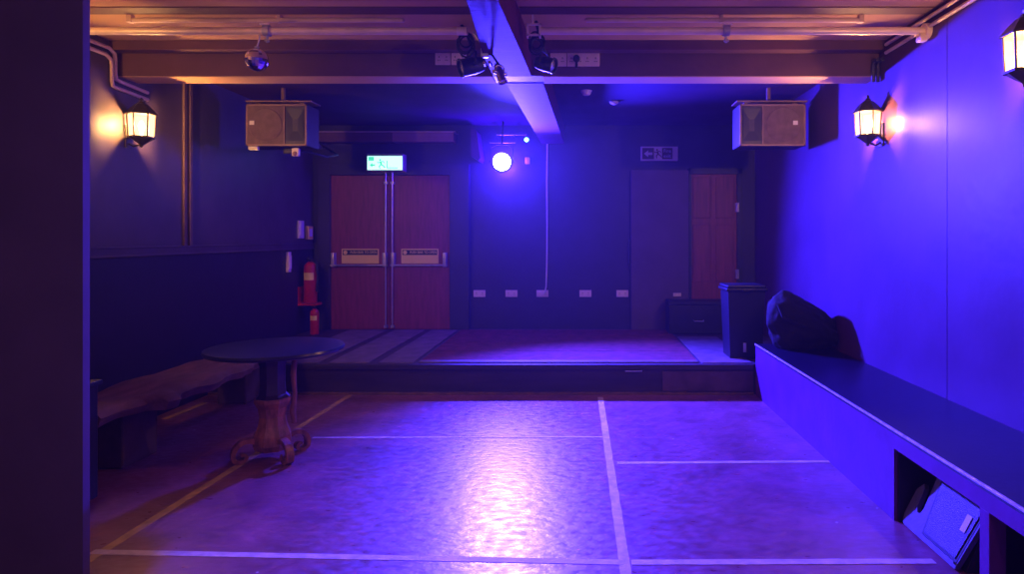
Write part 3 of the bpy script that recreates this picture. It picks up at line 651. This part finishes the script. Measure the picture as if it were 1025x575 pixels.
# heap of bags on the end of the bench
hp = thing('bag', 'slumped black bag heaped against the right wall on the bench end', 'bag', (1.93, 5.80, .482))
rnd = random.Random(7); bm = bmesh.new(); bmesh.ops.create_icosphere(bm, subdivisions=5, radius=1)
from mathutils import noise
for v in bm.verts:
    n = noise.noise(v.co * 1.6 + Vector((3, 1, 2))) * .16 + noise.noise(v.co * 4.5) * .07
    c = v.co * (1 + n)
    t = (c.x + 1) / 2                      # 0 at the bin side, 1 at the wall
    hgt = .62 * (1 - .72 * max(0, t - .12) ** 1.6)
    z = (c.z * .5 + .42) * hgt
    v.co = Vector((min(c.x * (.40 if c.x > 0 else .28), .302), c.y * .21, max(z, 0.0)))
me = bpy.data.meshes.new('fabric'); bm.to_mesh(me); bm.free(); me.materials.append(M['bag'])
for p in me.polygons: p.use_smooth = True
o = bpy.data.objects.new('fabric', me); COL.objects.link(o); o.parent = hp
MB().tube([(-.22, -.12, .40), (-.20, -.20, .30), (-.08, -.225, .24), (.06, -.21, .20), (.16, -.16, .24)], .011).build('strap', M['bag'], hp, True)

# ------------------------------------------------------------------ right bench
bX = 1.615
br = thing('wall_bench', 'long black-topped bench boxed in along the right wall', 'bench', (bX, 4, 0))
off(MB().box(bX - .004, XR, 1.4, 6.06, .452, .478, bev=.004), 'seat', M['blackgloss'], br)
off(MB().box(bX - .010, bX + .004, 1.4, 6.06, .468, .480, bev=.003), 'edge_strip', M['lip'], br)
off(MB().box(bX, bX + .03, 1.4, 6.06, .375, .452, bev=.002), 'fascia', M['benchpaint'], br)
off(MB().box(bX + .002, bX + .025, 3.37, 6.06, 0, .375), 'front_panel', M['benchpaint'], br)
off(MB().box(bX + .02, XR, 3.35, 3.375, 0, .45), 'divider_panel', M['black'], br)
for y in (2.58, 1.75): off(MB().box(bX + .002, bX + .07, y, y + .065, 0, .375, bev=.003), 'support_post', M['benchpaint'], br)
off(MB().box(bX + .07, XR, 2.60, 2.62, .30, .45), 'seat_joist', M['black'], br)

# stage monitors under the bench
def wedge(name_label, Yf, Ln):
    r = thing('floor_monitor', name_label, 'speaker', (1.66, Yf, 0))
    # local: x into the bench, y toward viewer is negative, baffle leans back
    ang = math.atan2(.14, .34); Hs = .34
    prof = [(0.02, 0), (0.02 + .125, .325), (.22, .345), (.50, .20), (.50, 0)]
    mtx = Matrix(((1, 0, 0, 0), (0, 0, -1, 0), (0, 1, 0, 0), (0, 0, 0, 1)))   # local xy->xz, z->-y
    MB().prism(prof, Ln - .20, mtx=Matrix.Translation((0, -.20, 0)) @ mtx).build('cabinet', M['spkbox'], r)
    # baffle plane basis: u toward viewer (-y), v up the slope
    v = Vector((math.sin(ang), 0, math.cos(ang))); u = Vector((0, -1, 0)); n = u.cross(v); n = -n if n.x > 0 else n
    B = Matrix(((u.x, v.x, n.x, 0), (u.y, v.y, n.y, 0), (u.z, v.z, n.z, 0), (0, 0, 0, 1)))
    sh = [(0.0, .05), (.012, .01), (.03, 0), (Ln - .02, 0), (Ln + .05, .34), (.135, .34), (.130, .13), (.118, .10), (.095, .095), (.078, .115), (.078, .215), (.060, .235), (.02, .19)]
    MB().prism(sh, .024, mtx=B).build('front_shell', M['wedge'], r)
    g = [(.205, .04), (Ln - .035, .04), (Ln + .022, .335), (.190, .335)]
    MB().prism([(.188, .026), (Ln - .022, .026), (Ln + .034, .339), (.172, .339)], .0015, mtx=Matrix.Translation(n * .024) @ B).build('grille_gasket', M['black'], r)
    MB().prism(g, .006, mtx=Matrix.Translation(n * .024) @ B, bev=.001).build('grille', M['wedgegrille'], r)
    MB().prism([(.205, .02), (Ln - .025, .02), (Ln - .025, .028), (.205, .028)], .012, mtx=Matrix.Translation(n * .024) @ B).build('grille_rim', M['wedge'], r)
    MB().prism([(Ln - .07, .16), (Ln - .035, .16), (Ln - .025, .24), (Ln - .06, .24)], .003, mtx=Matrix.Translation(n * .031) @ B).build('badge', M['badge'], r)
    return r, B, n
wedge('wedge stage monitor lying under the right bench, badge on its grille', 3.34, .50)
wd, B, n = wedge('second stage monitor under the bench, beyond the post and cut by the frame', 2.50, .50)
w2 = MB().lathe([(.12, 0), (.125, .006), (.10, .010), (.05, -.0), (.03, .008), (.002, .012)], seg=28, mtx=Matrix.Translation(Vector((0, 0, 0)) + n * .032) @ B @ Matrix.Translation((.30, .18, 0)))
w2.build('speaker_cone', M['rust'], wd, True)

# ------------------------------------------------------------------ left bench, rough slab
lb = thing('slab_bench', 'rough-edged brown slab bench on two blocks along the left wall', 'bench', (-2.95, 4.8, 0))
vs = []; fs = []; NY = 60; NX = 10
def prof(Y, side):
    n = noise.noise(Vector((Y * 2.3, side * 5, .3))) * .10 + noise.noise(Vector((Y * 7, side * 3, 1))) * .035
    return n
for i in range(NY + 1):
    Y = 3.75 + (6.02 - 3.75) * i / NY
    xr = -2.68 + prof(Y, 1) - (.10 if Y < 4.1 else 0) + .02; xl = -3.2 + prof(Y, 2) * .8
    for j in range(NX + 1):
        t = j / NX; x = xl + (xr - xl) * t
        z = .475 + .02 * noise.noise(Vector((x * 3, Y * 3, 0))) - (.05 * max(0, (t - .8) / .2) ** 2) - .03 * max(0, (.15 - t) / .15)
        vs.append((x, Y, z))
    for j in range(NX + 1):
        t = j / NX; x = xl + .03 + (xr - .05 - xl) * t
        vs.append((x, Y, .375 + .012 * noise.noise(Vector((x * 3, Y * 3, 4)))))
W = 2 * (NX + 1)
for i in range(NY):
    a = i * W; b2 = a + W
    for j in range(NX):
        fs.append((a + j, a + j + 1, b2 + j + 1, b2 + j)); fs.append((a + NX + 1 + j, b2 + NX + 1 + j, b2 + NX + 2 + j, a + NX + 2 + j))
    fs.append((a, b2, b2 + NX + 1, a + NX + 1)); fs.append((a + NX, a + 2 * NX + 1, b2 + 2 * NX + 1, b2 + NX))
for a in (0, NY * W):
    for j in range(NX): fs.append((a + j, a + NX + 1 + j, a + NX + 2 + j, a + j + 1))
off(MB().raw(vs, fs), 'seat', M['slab'], lb, True)
off(MB().box(-3.25, -2.91, 4.11, 4.45, 0, .385, bev=.012), 'leg', M['block'], lb)
off(MB().box(-3.22, -2.965, 5.72, 6.0, 0, .385, bev=.012), 'leg', M['block'], lb)
cb = thing('cabinet', 'plain black cabinet at the partition, near the slab bench', 'cabinet', (-3.0, 3.4, 0))
off(MB().box(-3.45, -2.67, 3.05, 3.58, .04, .66, bev=.006), 'body', M['black'], cb)
off(MB().box(-3.46, -2.655, 3.04, 3.595, .66, .685, bev=.004), 'top', M['black'], cb)
off(MB().box(-3.42, -2.70, 3.08, 3.55, 0, .04), 'plinth', M['black'], cb)

# ------------------------------------------------------------------ pedestal table
tb = thing('pedestal_table', 'round dark table on a carved wooden pedestal with scroll feet', 'table', (-2.03, 4.30, 0))
MB().lathe([(.40, .715), (.425, .722), (.43, .735), (.425, .748), (.40, .752), (.001, .752)], seg=56).build('tabletop', M['tabletop'], tb, True)
MB().lathe([(.20, .69), (.21, .70), (.21, .716)], c=(-.02, .04, 0), seg=8).build('top_cleat', M['tablewood'], tb)
MB().lathe([(.115, .40), (.088, .43), (.082, .50), (.085, .62), (.10, .67), (.15, .69)], c=(-.04, .04, 0), seg=8).build('upper_column', mat('dark_column', (.035, .018, .02), .4, var=.4, vscale=8, bump=.3, bscale=20), tb)
MB().lathe([(.10, .06), (.125, .10), (.118, .16), (.095, .22), (.085, .28), (.095, .34), (.118, .38), (.118, .405)], c=(-.04, .04, 0), seg=8).build('pedestal', M['tablewood'], tb)
MB().tube([(.085, .10, .69), (.075, .09, .55), (.085, .09, .42), (.075, .08, .30), (.085, .08, .22)], [.016, .018, .015, .020, .016]).build('side_baluster', M['tablewood'], tb, True)
def foot():
    # scroll: rises from the column, arches out and curls on the floor
    pts = []
    for k in range(15):
        a = PI * .95 - k / 14 * PI * 1.05
        pts.append((.155 + .085 * math.cos(a), .055 + .085 * math.sin(a) * 1.0))
    for k in range(1, 12):
        a = -PI * .10 - k / 11 * PI * 1.5; rr = .05 * (1 - k / 15)
        pts.append((.19 + rr * math.cos(a), .042 + rr * math.sin(a) * .75))
    mb = MB(); w = .024; vs = []; fs = []
    n = len(pts)
    for i, p in enumerate(pts):
        q0 = Vector(pts[max(i - 1, 0)]); q1 = Vector(pts[min(i + 1, n - 1)]); t = (q1 - q0).normalized(); nn = Vector((-t.y, t.x)) * (.017 - .008 * i / n)
        for sx, sn in ((-1, 1), (1, 1), (1, -1), (-1, -1)):
            vs.append((p[0] + nn.x * sn, w * sx, max(0.0, p[1] + nn.y * sn)))
    for i in range(n - 1):
        for j in range(4): fs.append((4 * i + j, 4 * i + (j + 1) % 4, 4 * i + 4 + (j + 1) % 4, 4 * i + 4 + j))
    fs += [(0, 1, 2, 3), (4 * n - 4, 4 * n - 3, 4 * n - 2, 4 * n - 1)]
    return mb.raw(vs, fs)
ft = foot().build('scroll_foot', M['tablewood'], tb)
for k, a in enumerate((-142, -40, 50, 140)):
    o = ft if k == 0 else ft.copy()
    if k: COL.objects.link(o); o.parent = tb
    o.location = (-.04, .04, 0); o.rotation_euler = (0, 0, math.radians(a))

# ------------------------------------------------------------------ tape on the floor
TAPE_H = [.0010]
def strip(p0, p1, w, m, lb):
    TAPE_H[0] += .0003; th = TAPE_H[0]
    a = Vector((*p0, 0)); b = Vector((*p1, 0)); d = (b - a).normalized(); nn = Vector((-d.y, d.x, 0)) * w / 2
    N = max(2, int((b - a).length / .06)); vs = []; fs = []
    for i in range(N + 1):
        q = a.lerp(b, i / N); j = 1 + .12 * noise.noise(q * 9)
        vs += [q + nn * j, q - nn * j, q + nn * j + Vector((0, 0, th)), q - nn * j + Vector((0, 0, th))]
    for i in range(N):
        k = 4 * i; fs += [(k, k + 1, k + 5, k + 4), (k + 2, k + 3, k + 7, k + 6), (k, k + 2, k + 6, k + 4), (k + 1, k + 3, k + 7, k + 5)]
    fs += [(0, 1, 3, 2), (4 * N, 4 * N + 1, 4 * N + 3, 4 * N + 2)]
    return tag(MB().raw(vs, fs).build('floor_tape', m), lb, 'floor tape', 'pale tape lines on the floor')
G0 = lambda px, py: (lambda s: ((px - CX) / s, F / s))((py - CY) / CZ)
strip(G0(601, 398), G0(628, 585), .05, M['tape'], 'pale tape line running straight from the stage toward the viewer')
strip(G0(353, 394), G0(86, 563), .05, M['tapeyellow'], 'yellowish tape line slanting past the pedestal table on the left')
strip(G0(92, 553), G0(624, 563.5), .045, M['tape'], 'pale crosswise tape line nearest the viewer, left of the long line')
strip(G0(632, 563.5), G0(935, 562.5), .045, M['tape'], 'pale crosswise tape line nearest the viewer, right of the long line')
strip(G0(313, 438.5), G0(603, 438), .028, M['tape'], 'thin crosswise tape line starting beside the pedestal table')
strip(G0(618, 464), G0(832, 462.5), .04, M['tape'], 'crosswise tape line running to the right bench front panel')
strip(G0(165, 420), G0(205, 403.5), .05, M['tapeyellow'], 'short yellowish tape seen under the slab bench')

# ------------------------------------------------------------------ sub-parts
def nest(child_stem, parent_stem):
    """hang small pieces on the part that carries them"""
    for o in list(bpy.data.objects):
        if o.name.split('.')[0] == child_stem and o.parent is not None:
            ps = [k for k in kids(o.parent) if k.name.split('.')[0] == parent_stem]
            if ps:
                p = ps[0]; o.parent = p; o.matrix_parent_inverse = p.matrix_basis.inverted()
for c_, p_ in (('pin_holes', 'faceplate'), ('rocker_switch', 'faceplate'), ('lid_grip', 'lid'), ('lens', 'lamp_can'), ('knob', 'lamp_can'),
               ('woofer', 'grille'), ('badge', 'grille'), ('grille_rim', 'grille'), ('label_sticker', 'cylinder_body'), ('label_strip', 'cover'), ('glass_panel', 'case'),
               ('pull', 'front_panel'), ('sensor_lens', 'sensor_body'), ('upper_column', 'pedestal')):
    nest(c_, p_)

# ------------------------------------------------------------------ world, camera, view
w = bpy.data.worlds.new('dim_world'); scn.world = w; w.use_nodes = True
w.node_tree.nodes['Background'].inputs[0].default_value = (.02, .015, .04, 1); w.node_tree.nodes['Background'].inputs[1].default_value = .2
wv = w.node_tree.nodes.new('ShaderNodeVolumeScatter')          # thin haze in the air of the room
wv.inputs['Density'].default_value = .0024; wv.inputs['Anisotropy'].default_value = .5
w.node_tree.links.new(wv.outputs[0], w.node_tree.nodes['World Output'].inputs['Volume'])
cam = bpy.data.cameras.new('camera'); co = bpy.data.objects.new('camera', cam); COL.objects.link(co)
co.location = (0, 0, CZ); co.rotation_euler = (PI / 2, 0, 0)
cam.sensor_width = 36; cam.lens = F / 1025 * 36
cam.shift_x = -(CX - 512.5) / 1025; cam.shift_y = -(287.5 - CY) / 1025
cam.clip_start = .05; cam.clip_end = 60
scn.camera = co
scn.view_settings.view_transform = 'Standard'; scn.view_settings.look = 'None'
scn.view_settings.exposure = 0.0; scn.view_settings.gamma = 1.0; scn.view_settings.use_curve_mapping = False
